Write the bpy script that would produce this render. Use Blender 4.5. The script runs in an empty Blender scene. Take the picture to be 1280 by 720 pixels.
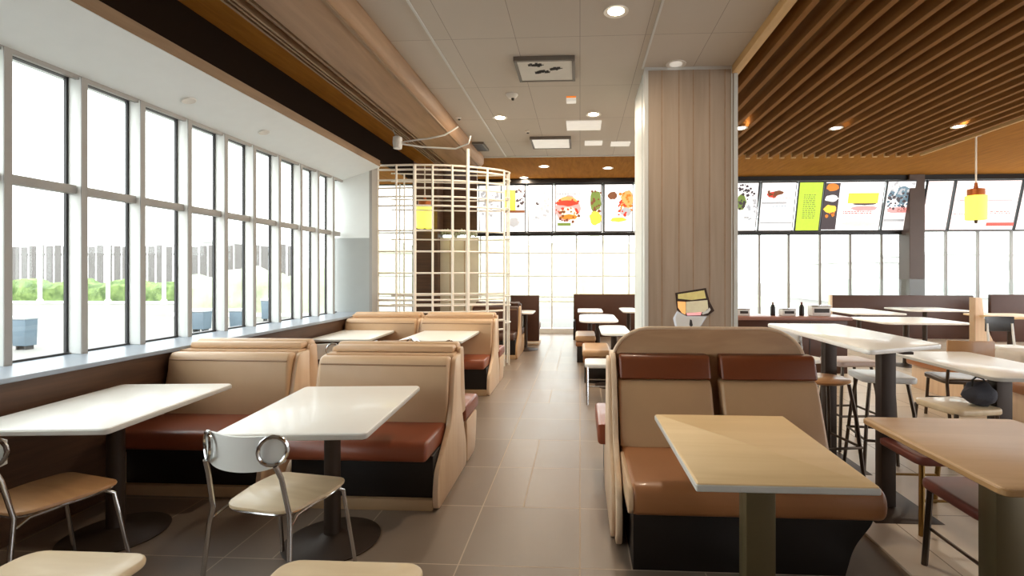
import bpy, bmesh, math, random
from mathutils import Vector, Matrix
random.seed(7)
PI = math.pi
COL = bpy.context.scene.collection
# ------------------------------------------------------------ camera numbers
F = 620.0; EYE = 1.48; TH = math.radians(3); CT, ST = math.cos(TH), math.sin(TH)
CX = 725 - F*math.tan(TH); CY = 343.0
def at(px, py, Y):                      # point of the place seen at px,py lying Y metres down the hall
    u = (px-CX)/F; t = Y/(CT+u*ST)
    return Vector((t*(u*CT-ST), Y, EYE+(CY-py)/F*t))
def on(px, py, z):                      # point of the horizontal plane z seen at px,py
    u = (px-CX)/F; t = (EYE-z)*F/(py-CY)
    return Vector((t*(u*CT-ST), t*(CT+u*ST), z))
# ------------------------------------------------------------ materials
def srgb(c):
    return tuple((x/255/12.92 if x/255 <= .04045 else ((x/255+.055)/1.055)**2.4) for x in c) + (1,)
def nodes(name):
    m = bpy.data.materials.new(name); m.use_nodes = True
    return m, m.node_tree.nodes, m.node_tree.links, m.node_tree.nodes['Principled BSDF']
def mat(name, c, rough=.5, metal=0, var=.08, scale=8, stretch=(1,1,1), bump=.0, bscale=60, coat=0, spec=.5, emit=None, es=1):
    m, N, L, b = nodes(name)
    c = srgb(c)
    tc = N.new('ShaderNodeTexCoord'); mp = N.new('ShaderNodeMapping'); mp.inputs['Scale'].default_value = stretch
    L.new(tc.outputs['Object'], mp.inputs['Vector'])
    n = N.new('ShaderNodeTexNoise'); n.inputs['Scale'].default_value = scale; n.inputs['Detail'].default_value = 4
    L.new(mp.outputs[0], n.inputs['Vector'])
    mx = N.new('ShaderNodeMix'); mx.data_type = 'RGBA'
    mx.inputs['A'].default_value = tuple(max(0, x*(1-var)) for x in c[:3])+(1,)
    mx.inputs['B'].default_value = tuple(min(1, x*(1+var)) for x in c[:3])+(1,)
    L.new(n.outputs['Fac'], mx.inputs['Factor']); L.new(mx.outputs['Result'], b.inputs['Base Color'])
    b.inputs['Roughness'].default_value = rough; b.inputs['Metallic'].default_value = metal
    b.inputs['Coat Weight'].default_value = coat; b.inputs['Specular IOR Level'].default_value = spec
    if bump:
        n2 = N.new('ShaderNodeTexNoise'); n2.inputs['Scale'].default_value = bscale
        L.new(mp.outputs[0], n2.inputs['Vector'])
        bp = N.new('ShaderNodeBump'); bp.inputs['Strength'].default_value = bump; bp.inputs['Distance'].default_value = .01
        L.new(n2.outputs['Fac'], bp.inputs['Height']); L.new(bp.outputs[0], b.inputs['Normal'])
    if emit:
        b.inputs['Emission Color'].default_value = srgb(emit); b.inputs['Emission Strength'].default_value = es
    return m
def wood(name, c1, c2, scale=3, stretch=(12,1,12), rough=.45, coat=0, spec=.5):
    m, N, L, b = nodes(name)
    tc = N.new('ShaderNodeTexCoord'); mp = N.new('ShaderNodeMapping'); mp.inputs['Scale'].default_value = stretch
    L.new(tc.outputs['Object'], mp.inputs['Vector'])
    n = N.new('ShaderNodeTexNoise'); n.inputs['Scale'].default_value = scale; n.inputs['Detail'].default_value = 6; n.inputs['Distortion'].default_value = .6
    L.new(mp.outputs[0], n.inputs['Vector'])
    r = N.new('ShaderNodeValToRGB'); r.color_ramp.elements[0].position = .3; r.color_ramp.elements[1].position = .7
    r.color_ramp.elements[0].color = srgb(c1); r.color_ramp.elements[1].color = srgb(c2)
    L.new(n.outputs['Fac'], r.inputs[0]); L.new(r.outputs[0], b.inputs['Base Color'])
    b.inputs['Roughness'].default_value = rough; b.inputs['Coat Weight'].default_value = coat; b.inputs['Specular IOR Level'].default_value = spec
    return m
def math_node(N, L, op, a, b=None):
    n = N.new('ShaderNodeMath'); n.operation = op
    for i, v in enumerate((a, b)):
        if v is None: continue
        if hasattr(v, 'node'): L.new(v, n.inputs[i])
        else: n.inputs[i].default_value = v
    return n.outputs[0]
def tiles(name, sx, sy, ox, oy, gap, c1, c2, cg, rough, halves=False, bump=.3, spec=.5, roughvar=.1):
    m, N, L, b = nodes(name)
    tc = N.new('ShaderNodeTexCoord'); sp = N.new('ShaderNodeSeparateXYZ'); L.new(tc.outputs['Object'], sp.inputs[0])
    u = math_node(N, L, 'DIVIDE', math_node(N, L, 'SUBTRACT', sp.outputs['X'], ox), sx)
    v = math_node(N, L, 'DIVIDE', math_node(N, L, 'SUBTRACT', sp.outputs['Y'], oy), sy)
    iu, iv = math_node(N, L, 'FLOOR', u), math_node(N, L, 'FLOOR', v)
    fu, fv = math_node(N, L, 'FRACT', u), math_node(N, L, 'FRACT', v)
    def edge(f, w):
        d = math_node(N, L, 'ABSOLUTE', math_node(N, L, 'SUBTRACT', f, .5))
        return math_node(N, L, 'GREATER_THAN', d, .5-w/2)
    e = math_node(N, L, 'MAXIMUM', edge(fu, gap/sx), edge(fv, gap/sy))
    cb = N.new('ShaderNodeCombineXYZ'); L.new(iu, cb.inputs[0]); L.new(iv, cb.inputs[1])
    idx = cb.outputs[0]
    if halves:
        wn = N.new('ShaderNodeTexWhiteNoise'); L.new(idx, wn.inputs[0])
        pick = math_node(N, L, 'GREATER_THAN', wn.outputs['Value'], .5)
        mid = math_node(N, L, 'LESS_THAN', math_node(N, L, 'ABSOLUTE', math_node(N, L, 'SUBTRACT', fu, .42)), gap/sx/2)
        e = math_node(N, L, 'MAXIMUM', e, math_node(N, L, 'MULTIPLY', mid, pick))
        h = math_node(N, L, 'MULTIPLY', math_node(N, L, 'GREATER_THAN', fu, .42), pick)
        cb2 = N.new('ShaderNodeCombineXYZ'); L.new(iu, cb2.inputs[0]); L.new(iv, cb2.inputs[1]); L.new(h, cb2.inputs[2]); idx = cb2.outputs[0]
    w2 = N.new('ShaderNodeTexWhiteNoise'); L.new(idx, w2.inputs[0])
    ns = N.new('ShaderNodeTexNoise'); ns.inputs['Scale'].default_value = 5; ns.inputs['Detail'].default_value = 5; L.new(tc.outputs['Object'], ns.inputs['Vector'])
    f = math_node(N, L, 'ADD', math_node(N, L, 'MULTIPLY', w2.outputs['Value'], .6), math_node(N, L, 'MULTIPLY', ns.outputs['Fac'], .5))
    mx = N.new('ShaderNodeMix'); mx.data_type = 'RGBA'; mx.inputs['A'].default_value = srgb(c1); mx.inputs['B'].default_value = srgb(c2)
    L.new(f, mx.inputs['Factor'])
    m2 = N.new('ShaderNodeMix'); m2.data_type = 'RGBA'; L.new(mx.outputs['Result'], m2.inputs['A']); m2.inputs['B'].default_value = srgb(cg); L.new(e, m2.inputs['Factor'])
    L.new(m2.outputs['Result'], b.inputs['Base Color'])
    r = math_node(N, L, 'ADD', math_node(N, L, 'MULTIPLY', ns.outputs['Fac'], roughvar), rough)
    r = math_node(N, L, 'MAXIMUM', r, math_node(N, L, 'MULTIPLY', e, .7)); L.new(r, b.inputs['Roughness'])
    b.inputs['Specular IOR Level'].default_value = spec
    bp = N.new('ShaderNodeBump'); bp.inputs['Strength'].default_value = bump; bp.inputs['Distance'].default_value = .004
    L.new(math_node(N, L, 'SUBTRACT', 1.0, e), bp.inputs['Height']); L.new(bp.outputs[0], b.inputs['Normal'])
    return m
def glass(name, tint=(250,253,252), refl=.05):
    m = bpy.data.materials.new(name); m.use_nodes = True; N, L = m.node_tree.nodes, m.node_tree.links; N.clear()
    o = N.new('ShaderNodeOutputMaterial'); t = N.new('ShaderNodeBsdfTransparent'); t.inputs[0].default_value = srgb(tint)
    g = N.new('ShaderNodeBsdfGlossy'); g.inputs['Roughness'].default_value = .02
    fr = N.new('ShaderNodeLayerWeight'); fr.inputs['Blend'].default_value = .5
    fc = math_node(N, L, 'ADD', math_node(N, L, 'MULTIPLY', math_node(N, L, 'POWER', fr.outputs['Facing'], 5.0), .5), .025)
    mx = N.new('ShaderNodeMixShader'); L.new(fc, mx.inputs[0]); L.new(t.outputs[0], mx.inputs[1]); L.new(g.outputs[0], mx.inputs[2]); L.new(mx.outputs[0], o.inputs[0])
    return m
def foliage(name, cs, scale=6):
    m, N, L, b = nodes(name)
    tc = N.new('ShaderNodeTexCoord'); n = N.new('ShaderNodeTexNoise'); n.inputs['Scale'].default_value = scale; n.inputs['Detail'].default_value = 8
    L.new(tc.outputs['Object'], n.inputs['Vector']); r = N.new('ShaderNodeValToRGB')
    r.color_ramp.elements[0].position = .35; r.color_ramp.elements[1].position = .65
    r.color_ramp.elements[0].color = srgb(cs[0]); r.color_ramp.elements[1].color = srgb(cs[1])
    L.new(n.outputs['Fac'], r.inputs[0]); L.new(r.outputs[0], b.inputs['Base Color']); b.inputs['Roughness'].default_value = .8
    return m
M = dict(
 floor=tiles('floor_tile', .62, .64, -.0, 2.5, .007, (122,106,92), (146,128,112), (190,170,148), .30, halves=True, spec=.5),
 floor_lit=tiles('lit_floor_tile', .62, .64, 0, 2.5, .007, (196,180,160), (212,198,178), (140,125,108), .32, spec=.5, roughvar=.0),  # lit copy of the floor tile, brightness put into its colour
 ceil=tiles('ceiling_panel', .6, 1.2, 0, 4.59, .006, (194,186,174), (200,192,181), (156,148,138), .85, bump=.2, spec=.1),
 white_wall=mat('white_paint', (232,236,234), .55, var=.03),
 grey_wall=mat('grey_paint', (168,172,170), .6, var=.04),
 dark_wall=wood('dark_brown_panelling', (70,46,30), (92,62,40), 2, (1,1,14), .5),
 ledge=mat('blue_grey_sill', (150,160,172), .35, var=.05),
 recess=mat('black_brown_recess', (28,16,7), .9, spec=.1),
 wood_ceil=wood('amber_wood_ceiling', (132,86,30), (152,102,38), 2, (8,1,8), .9, 0, .08),
 fascia=wood('tan_wood_fascia', (132,104,76), (150,122,92), 2, (8,1,8), .6),
 beam=wood('brown_beam_wood', (146,112,80), (172,136,102), 2, (6,.6,6), .55),
 slat=wood('walnut_slat', (128,88,46), (146,102,54), 2, (8,1,8), .8, 0, .15),
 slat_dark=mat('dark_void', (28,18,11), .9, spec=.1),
 slat_edge=wood('light_oak_edge', (196,158,104), (212,176,122), 2, (8,1,8), .6),
 column=wood('beige_plank_laminate', (156,138,120), (172,154,136), 1.5, (9,9,.5), .5),
 col_trim=mat('grey_metal_trim', (205,205,200), .4, var=.03),
 col_side=mat('pale_grey_panel', (214,218,216), .5, var=.03),
 black=mat('black_frame', (28,24,22), .4),
 mull=mat('white_aluminium', (244,244,240), .4, var=.03),
 mull_grey=mat('grey_aluminium', (158,154,148), .45, var=.05),
 gasket=mat('dark_gasket', (50,48,48), .5),
 glass=glass('window_glass'),
 frost=glass('partition_glass', (243,246,244)),
 cream=mat('cream_upholstery', (212,176,138), .42, var=.05, bump=.08, bscale=220, coat=.1),
 tan=mat('tan_upholstery', (196,156,114), .45, var=.05, bump=.08, bscale=220, coat=.1),
 tan_dark=mat('caramel_upholstery', (164,108,66), .42, var=.06, bump=.08, bscale=220, coat=.1),
 red=mat('rust_red_upholstery', (142,72,44), .4, var=.08, bump=.08, bscale=220, coat=.15),
 redbrown=mat('red_brown_upholstery', (120,60,28), .4, var=.08, bump=.08, bscale=220, coat=.1),
 darkup=mat('dark_brown_upholstery', (76,42,24), .45, var=.08, bump=.08, bscale=220),
 piping=mat('dark_seam', (160,124,92), .5),
 birch=wood('birch_side_panel', (222,190,156), (234,206,174), 2, (10,10,1), .4),
 plinth=mat('black_plinth', (24,16,13), .45),
 skirt=mat('tan_kick_strip', (184,150,112), .5),
 headboard=wood('tan_arched_board', (180,140,104), (196,156,118), 1.5, (2,2,10), .45),
 top_white=mat('white_laminate', (252,250,243), .35, var=.01, coat=.1),
 top_cream=wood('cream_maple_laminate', (228,194,140), (238,206,154), 1.2, (1,10,1), .5, .0),
 top_tan=wood('tan_maple_laminate', (196,156,114), (210,172,130), 1.2, (1,10,1), .48, .0),
 edge_grey=mat('grey_table_edge', (200,196,188), .35),
 edge_tan=mat('brown_table_edge', (168,128,84), .35),
 post_dark=mat('dark_bronze_post', (58,44,34), .5, .3),
 post_bronze=mat('olive_bronze_post', (100,86,58), .45, .4),
 chrome=mat('polished_chrome', (205,205,205), .14, 1, var=.02),
 seatwood=wood('pale_ply_seat', (222,196,156), (236,214,178), 1.6, (2,9,2), .38, .15),
 seatwood2=wood('orange_ply_seat', (176,128,84), (196,148,100), 1.6, (2,9,2), .38, .15),
 white_pl=mat('white_moulded_plastic', (228,228,224), .35, var=.02),
 pinkish=mat('pale_pink_seat', (216,190,176), .45),
 leather=mat('oxblood_seat', (112,56,44), .42),
 brass=mat('brass_tube', (150,118,66), .3, .9),
 bronze=mat('dark_steel_tube', (88,76,66), .35, .8),
 wire=mat('cream_painted_wire', (242,236,224), .4, var=.03),
 lampw=mat('downlight_lens', (255,240,215), .5, emit=(255,236,205), es=14),
 trim=mat('white_lamp_trim', (225,220,210), .4),
 vent=mat('grey_vent_face', (206,202,192), .5),
 vent_rim=mat('grey_vent_rim', (112,104,94), .5),
 ventd=mat('dark_vent_edge', (48,42,36), .5),
 print=mat('black_print', (50,46,42), .6),
 panel=mat('glowing_panel_face', (222,218,208), .5, emit=(235,230,220), es=.25),  # faint added glow lightens white ceiling fittings that are not lit
 shade=mat('yellow_glowing_shade', (248,232,80), .5, emit=(255,240,80), es=1.1),
 shade_cap=mat('copper_lamp_cap', (170,92,40), .35, .5),
 planter=mat('slate_blue_bin', (92,108,120), .6),
 pole=mat('white_lamp_pole', (225,225,222), .5),
 grass=foliage('hedge_leaves', ((66,88,38), (122,144,80)), 3),
 fence=mat('weathered_fence', (112,106,104), .8, var=.3, scale=3, stretch=(6,6,.3)),
 ground=mat('paved_forecourt', (120,117,112), .8, var=.2, scale=.6, stretch=(.4,3,1)),
 build=mat('pale_building', (204,204,200), .8, var=.1),
 buildw=mat('blue_building_glass', (178,182,184), .3),
 hill=foliage('overexposed_foliage', ((146,154,122), (184,186,166)), 1.2),  # overexposed daylight put into the washed-out foliage colours
 bag=mat('charcoal_bag_fabric', (66,66,74), .8, var=.2, bump=.3),
 throw=mat('pale_grey_upholstery', (196,188,178), .7, var=.1, bump=.3),
)
for k, c in dict(menu_white=(240,240,242), menu_green=(176,206,64), menu_pink=(244,226,224), m_red=(196,58,40), m_orange=(214,120,40), m_yellow=(234,200,70),
                 m_dark=(62,54,58), m_grey=(164,166,170), m_leaf=(104,124,56), m_teal=(92,118,132), m_bun=(222,160,96), m_pink=(226,150,150), m_cream=(246,232,196), m_brown=(110,66,40)).items():
    M[k] = mat(k.replace('m_', 'menu_ink_') if k.startswith('m_') else 'backlit_'+k, c, .5, var=.15, scale=14, emit=c, es=.55)
# ------------------------------------------------------------ geometry
class MB:
    def __init__(s): s.bm = bmesh.new()
    def box(s, x0, x1, y0, y1, z0, z1, bev=0, seg=2, mtx=None):
        b = bmesh.new(); bmesh.ops.create_cube(b, size=1)
        for v in b.verts: v.co = Vector(((x0+x1)/2+v.co.x*(x1-x0), (y0+y1)/2+v.co.y*(y1-y0), (z0+z1)/2+v.co.z*(z1-z0)))
        if bev: bmesh.ops.bevel(b, geom=b.edges[:], offset=bev, segments=seg, affect='EDGES', profile=.5)
        return s.add(b, mtx)
    def prism(s, poly, a0, a1, axis='x', bev=0, seg=2, mtx=None):
        """poly: 2D outline. axis x -> (y,z) outline; y -> (x,z); z -> (x,y)."""
        b = bmesh.new(); f = {'x': lambda p, a: (a, p[0], p[1]), 'y': lambda p, a: (p[0], a, p[1]), 'z': lambda p, a: (p[0], p[1], a)}[axis]
        v0 = [b.verts.new(f(p, a0)) for p in poly]; v1 = [b.verts.new(f(p, a1)) for p in poly]
        n = len(poly); c0 = b.faces.new(v0); c1 = b.faces.new(v1[::-1])
        for i in range(n): b.faces.new((v0[i], v1[i], v1[(i+1) % n], v0[(i+1) % n]))
        bmesh.ops.recalc_face_normals(b, faces=b.faces[:])
        if bev: bmesh.ops.bevel(b, geom=list({*c0.edges, *c1.edges}), offset=bev, segments=seg, affect='EDGES', profile=.5)
        return s.add(b, mtx)
    def tube(s, pts, r, n=8, closed=False):
        pts = [Vector(p) for p in pts]; b = s.bm; rings = []; N = len(pts); up = None
        for i, p in enumerate(pts):
            if closed: d = (pts[(i+1) % N]-pts[i-1]).normalized()
            else: d = (pts[min(i+1, N-1)]-pts[max(i-1, 0)]).normalized()
            if up is None:
                up = Vector((0, 0, 1)) if abs(d.z) < .9 else Vector((1, 0, 0))
            a = d.cross(up)
            if a.length < 1e-4: a = d.cross(Vector((0, 1, 0)))
            a.normalize(); c = a.cross(d).normalized(); up = c
            rings.append([b.verts.new(p+(a*math.cos(t)+c*math.sin(t))*r) for t in [2*PI*k/n for k in range(n)]])
        for i in range(N if closed else N-1):
            A, B = rings[i], rings[(i+1) % N]
            for k in range(n): b.faces.new((A[k], A[(k+1) % n], B[(k+1) % n], B[k]))
        if not closed: b.faces.new(rings[0][::-1]); b.faces.new(rings[-1])
        return s
    def lathe(s, prof, c=(0, 0, 0), n=24, mtx=None):
        b = bmesh.new(); rings = []
        for r, z in prof:
            rings.append([b.verts.new((c[0]+r*math.cos(2*PI*k/n), c[1]+r*math.sin(2*PI*k/n), c[2]+z)) for k in range(n)])
        for A, B in zip(rings, rings[1:]):
            for k in range(n): b.faces.new((A[k], A[(k+1) % n], B[(k+1) % n], B[k]))
        b.faces.new(rings[0][::-1]); b.faces.new(rings[-1])
        bmesh.ops.recalc_face_normals(b, faces=b.faces[:])
        return s.add(b, mtx)
    def add(s, b, mtx=None):
        if mtx is not None: bmesh.ops.transform(b, matrix=mtx, verts=b.verts[:])
        me = bpy.data.meshes.new('t'); b.to_mesh(me); b.free(); s.bm.from_mesh(me); bpy.data.meshes.remove(me); return s
    def build(s, name, m, parent=None, smooth=True, loc=None):
        bmesh.ops.recalc_face_normals(s.bm, faces=s.bm.faces[:])
        me = bpy.data.meshes.new(name); s.bm.to_mesh(me); s.bm.free(); me.materials.append(m)
        if smooth:
            for p in me.polygons: p.use_smooth = True
            me.set_sharp_from_angle(angle=math.radians(38))
        o = bpy.data.objects.new(name, me); COL.objects.link(o)
        if parent: o.parent = parent
        if loc: o.location = loc
        return o
def thing(name, label, cat, loc=(0, 0, 0), rz=0, group=None):
    o = bpy.data.objects.new(name, None); COL.objects.link(o); o.empty_display_size = .1
    o.location = loc; o.rotation_euler = (0, 0, math.radians(rz)); tag(o, label, cat, group); return o
def tag(o, label, cat, group=None):
    o['label'] = label; o['category'] = cat
    if group: o['group'] = group
    return o
def struct(name, mb, m, parent=None, smooth=False):
    o = mb.build(name, m, parent, smooth)
    if not parent: o['kind'] = 'structure'
    return o
def kids(o): return [c for c in bpy.data.objects if c.parent == o]
def dup(o, loc=None, rz=None, label=None, parent=None):
    c = o.copy(); COL.objects.link(c); c.parent = parent
    if loc is not None: c.location = loc
    if rz is not None: c.rotation_euler = (0, 0, math.radians(rz))
    if label: c['label'] = label
    for k in [q for q in list(bpy.data.objects) if q.parent == o and q is not c]: dup(k, parent=c)
    return c
def round_rect(x0, x1, y0, y1, r, n=5):
    out = []
    for cx, cy, a in ((x1-r, y1-r, 0), (x0+r, y1-r, 90), (x0+r, y0+r, 180), (x1-r, y0+r, 270)):
        for i in range(n+1):
            t = math.radians(a+90*i/n); out.append((cx+r*math.cos(t), cy+r*math.sin(t)))
    return out
def fillet(poly, rs, n=5):
    """round the corners of a 2D polygon; rs one radius or a list."""
    if not hasattr(rs, '__len__'): rs = [rs]*len(poly)
    out = []
    for i, p in enumerate(poly):
        p = Vector(p); a = Vector(poly[i-1]); b = Vector(poly[(i+1) % len(poly)]); r = rs[i]
        if r <= 0: out.append(tuple(p)); continue
        da = (a-p); db = (b-p); l = min(r, da.length*.49, db.length*.49); pa = p+da.normalized()*l; pb = p+db.normalized()*l
        for k in range(n+1):
            t = k/n; q = pa*(1-t)**2+p*2*t*(1-t)+pb*t*t; out.append((q.x, q.y))
    return out

# ============================================================ THE ROOM
ZC = 3.68; ZH = 3.80; YB = 12.5; XR = 11.6; Y0 = -2.6
XI = -3.12; XG = -3.55; ZS = .92; ZW = 2.87; YE = 7.2       # wainscot face, glass, sill height, window head, end of window wall
XL = -6.6
f = MB(); f.box(XI-.45, XR, Y0, YB, -.1, 0); f.prism([(XI-.45, YE+.1), (XI-.45, YB), (-5.95, YB), (XG-.25, YE+.1)], -.1, 0, 'z')
struct('floor', f, M['floor'])
# floor under the tall tables, sunlight and reflection painted as paler tiles
b = MB(); b.prism([(1.62, 2.35), (2.62, 1.55), (XR-.02, 1.55), (XR-.02, YB-.12), (1.62, YB-.12)], 0.0, .012, 'z'); struct('floor_lit_zone', b, M['floor_lit'])
# main ceiling
b = MB(); b.box(-1.79, 1.62, Y0, 9.2, ZC, ZC+.1); struct('ceiling', b, M['ceil'])
b = MB(); b.prism([(XR, 9.2), (XR, YB+.2), (-5.95, YB+.2), (-4.55, 9.2)], ZH, ZH+.1, 'z'); b.box(6.1, XR, Y0, 9.2, ZH, ZH+.1); b.prism([(-3.0, YE), (-3.0, 9.2), (-4.55, 9.2), (XG-.25, YE)], ZH, ZH+.1, 'z'); b.box(-1.79, 6.1, 9.2, 9.22, ZC, ZH+.1); struct('ceiling_wood', b, M['wood_ceil'])
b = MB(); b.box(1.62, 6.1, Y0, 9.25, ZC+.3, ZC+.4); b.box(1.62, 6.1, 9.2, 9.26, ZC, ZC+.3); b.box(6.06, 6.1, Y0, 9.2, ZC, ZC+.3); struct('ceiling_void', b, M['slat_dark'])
b = MB(); b.box(-1.39, -1.37, Y0, 9.2, ZC-.012, ZC+.001); b.box(.655, .675, Y0, 5.33, ZC-.012, ZC+.001); b.box(-1.83, 1.62, 9.19, 9.21, ZC-.02, ZC+.001); struct('trim_2', b, M['col_trim'])
b = MB(); b.box(1.60, 1.68, Y0, 9.2, ZC-.08, ZC+.25); struct('trim_3', b, M['slat_edge'])
# left bulkhead: beam, track, orange band, recess, fascia, soffit
b = MB(); b.prism([(-2.38, 3.48), (-2.2, 3.46), (-1.93, 3.47), (-1.85, 3.49), (-1.80, 3.55), (-1.79, ZC+.1), (-2.38, ZC+.1)], Y0, 9.2, 'y'); struct('ceiling_beam', b, M['beam'], None, True)
b = MB(); b.box(-1.88, -1.85, Y0, 9.2, 3.47, 3.49); struct('trim_beam_highlight', b, M['fascia'])  # strip drawn in for the highlight along the beam ridge
b = MB(); b.box(-2.96, -2.61, Y0, 9.2, 3.50, 3.58); struct('ceiling_band', b, M['wood_ceil'])
b = MB(); b.box(-2.61, -2.38, Y0, 9.2, 3.53, 3.58); struct('ceiling_track_recess', b, M['beam'])
b = MB()
for x in (-2.61, -2.56, -2.52, -2.42): b.box(x, x+.02, Y0, 9.2, 3.47, 3.53)
struct('trim_5', b, M['fascia'])
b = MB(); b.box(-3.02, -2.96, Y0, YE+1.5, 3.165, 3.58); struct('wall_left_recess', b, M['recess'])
b = MB(); b.box(-3.02, -2.955, Y0, YE, 3.07, 3.165); struct('trim_6', b, M['fascia'])
b = MB(); b.prism([(XG-.15, ZW), (XG+.0, ZW), (-2.955, 3.068), (-2.955, 3.072), (XG-.15, 3.15)], Y0, YE, 'y'); struct('ceiling_soffit', b, M['white_wall'])
b = MB(); b.box(XG+.0, XG+.03, Y0, YE, ZW-.02, ZW+.012); struct('floor_lit_zone0', b, M['mull_grey'])
b = MB(); b.box(XG-.2, XG-.08, Y0, YE+.2, ZW+.02, 3.9); struct('wall_left', b, M['white_wall'])
# wainscot, sill
b = MB(); b.box(XI-.08, XI, Y0, YE, 0, ZS-.03); struct('wall_left_wainscot', b, M['dark_wall'])
b = MB(); b.box(XG-.08, XI+.03, Y0, YE, ZS-.03, ZS, .006); struct('trim_7', b, M['ledge'])
b = MB(); b.box(XG-.1, XI-.08, Y0, YE, -.1, ZS-.03); struct('wall_left_base', b, M['grey_wall'])
# end of the window wall
b = MB(); b.box(XG-.2, XI+.0, YE, YE+.2, 2.02, ZH); struct('wall_left_end', b, M['white_wall'])
b = MB(); b.box(XG-.2, XI+.0, YE, YE+.2, 0, 2.02); struct('wall_left_end_low', b, M['grey_wall'])
b = MB(); b.box(XI+.0, XI+.04, YE, YE+.2, 0, 3.4); struct('trim_8', b, M['mull_grey'])
# outer left wall beyond, right wall, wall behind the camera
b = MB(); b.prism([(XG-.25, YE+.1), (XG-.2, YE+.1), (-5.85, YB), (-5.95, YB)], 0, ZH, 'z'); struct('wall_left_far', b, M['white_wall'])
b = MB(); b.box(XR, XR+.1, Y0, YB+.1, 0, .6); b.box(XR, XR+.1, Y0, YB+.1, 3.2, ZC+.4)
for y in (-2.6, 1.2, 5.0, 8.8, 12.2): b.box(XR, XR+.1, y, y+.3, .6, 3.2)
struct('wall_right', b, M['white_wall'])
b = MB(); b.box(XG-.2, XR, Y0-.1, Y0, 2.9, ZC+.4); b.box(XG-.2, 6.6, Y0-.1, Y0, 0, 2.9); b.box(10.8, XR, Y0-.1, Y0, 0, 2.9)
struct('wall_front', b, M['dark_wall'])  # unseen wall, kept mostly closed to hold back fill light

# ------------------------------------------------------------ window wall on the left
ys = [-2.2, -1.35, -.5, .35, 1.2, 2.04, 2.88, 3.33, 3.80, 4.28, 4.74, 5.17, 5.62, 6.07, 6.48, 6.89, 7.17]
ys = [-2.55, -1.8, -1.05, -.3, .45, 1.2, 1.75, 2.32, 2.86, 3.33, 3.80, 4.28, 4.74, 5.17, 5.62, 6.07, 6.48, 6.89, 7.17]
ZR = 2.075
for i, (a, c) in enumerate(zip(ys, ys[1:])):
    w = bpy.data.objects.new('window_%d' % (i+1), None); COL.objects.link(w); w['kind'] = 'structure'; w.location = (XG, a, ZS)
    h = ZW-ZS; d = c-a
    m = MB(); m.box(-.05, .045, -.02, .02, 0, h, .003); mu = m.build('window_mullion', M['mull'], w); m = MB(); m.box(.045, .052, -.022, .022, 0, h); m.build('mullion_cap', M['mull_grey'], mu)
    m = MB(); m.box(-.07, -.05, -.034, .034, 0, h)
    m.box(-.07, -.03, .034, d-.034, h-.014, h); m.box(-.07, -.03, .034, d-.034, 0, .014); m.build('window_frame', M['gasket'], w)
    m = MB(); m.box(-.05, .02, .026, d-.026, ZR-ZS-.03, ZR-ZS+.03, .004); m.build('window_rail', M['mull_grey'], w)
    m = MB(); m.box(-.062, -.056, .0, d, .02, h-.02); m.build('window_pane', M['glass'], w)
# ------------------------------------------------------------ back glazing
def PX(px): return at(px, 300, YB).x
zh = 2.55
bars1 = [466, 500, 534, 568, 601, 630, 661, 690, 720.7, 753.7, 786, 818, 850, 882, 915, 949, 985.5, 1024.6, 1062.5, 1101.6, 1128]
bars2 = [1147, 1182, 1222, 1264, 1300, 1330]
n0 = len(ys)
b = MB(); b.box(-5.85, XR, YB-.06, YB+.14, 0, .12); struct('baseboard_back', b, M['mull'])
b = MB(); b.box(-5.85, XR, YB+.02, YB+.2, 3.78, 4.0); struct('wall_back', b, M['black'])
k = 0
for bars, mm in ((bars1, 'mull_grey'), (bars2, 'mull_grey')):
    for p, q in zip(bars, bars[1:]):
        x0, x1 = PX(p), PX(q)
        w = bpy.data.objects.new('window_%d' % (n0+k), None); COL.objects.link(w); w['kind'] = 'structure'; w.location = (x0, YB, .12); k += 1
        left = p < 800
        m = MB(); m.box(-.024 if not left else -.018, .024 if not left else .018, -.03, .03, 0, 3.68); m.build('window_mullion', M['mull_grey'] if not left else M['mull'], w)  # left bank whiter and thinner: window bloom put into colour and width
        m = MB(); d = x1-x0
        m.box(.03, d-.03, -.03, .03, zh-.16, zh-.1)
        if left:
            for z in (.78, .9, 1.42, 2.0): m.box(.022, d-.022, -.02, .02, z-.12, z-.09)
        m.build('window_rail', M['mull'] if left else M['mull_grey'], w)
        m = MB(); m.box(0, d, .035, .041, 0, 3.66); m.build('window_pane', M['glass'], w)
# dark structural post between the two banks of glazing
a0, a1 = at(1130, 300, 12.1).x, at(1149, 300, 12.1).x
b = MB(); b.box(a0, a1, 11.9, 12.3, 0, ZH, .01); struct('wall_back_post', b, mat('brown_steel', (84, 68, 60), .5))
# dark timber lining left, behind the wire screen
# ------------------------------------------------------------ column
cx0, cx1, cy0 = .69, 1.655, 5.33
b = MB(); b.box(cx0+.03, cx1-.03, cy0, cy0+.96, 0, ZC)
col = struct('wall_column', b, M['column'])
b = MB()
for x in (.87, 1.05, 1.2, 1.37, 1.53): b.box(x-.003, x+.003, cy0-.003, cy0+.01, 0, ZC-.02)
b.build('plank_joint', M['beam'], col, False)
b = MB(); b.box(cx0-.005, cx0+.035, cy0-.015, cy0+.03, 0, ZC); b.box(cx1-.035, cx1+.005, cy0-.015, cy0+.03, 0, ZC); b.box(cx1-.06, cx1-.05, cy0-.01, cy0+.03, 0, ZC); b.box(cx0+.035, cx1-.035, cy0-.012, cy0+.02, ZC-.03, ZC); b.build('corner_trim', M['col_trim'], col, False)
b = MB(); b.box(cx0, cx0+.03, cy0+.03, cy0+.96, 0, ZC-.0); b.box(cx0-.008, cx0+.0, cy0+.2, cy0+.215, 0, ZC); b.build('side_panel', M['col_side'], col, False)
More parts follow.
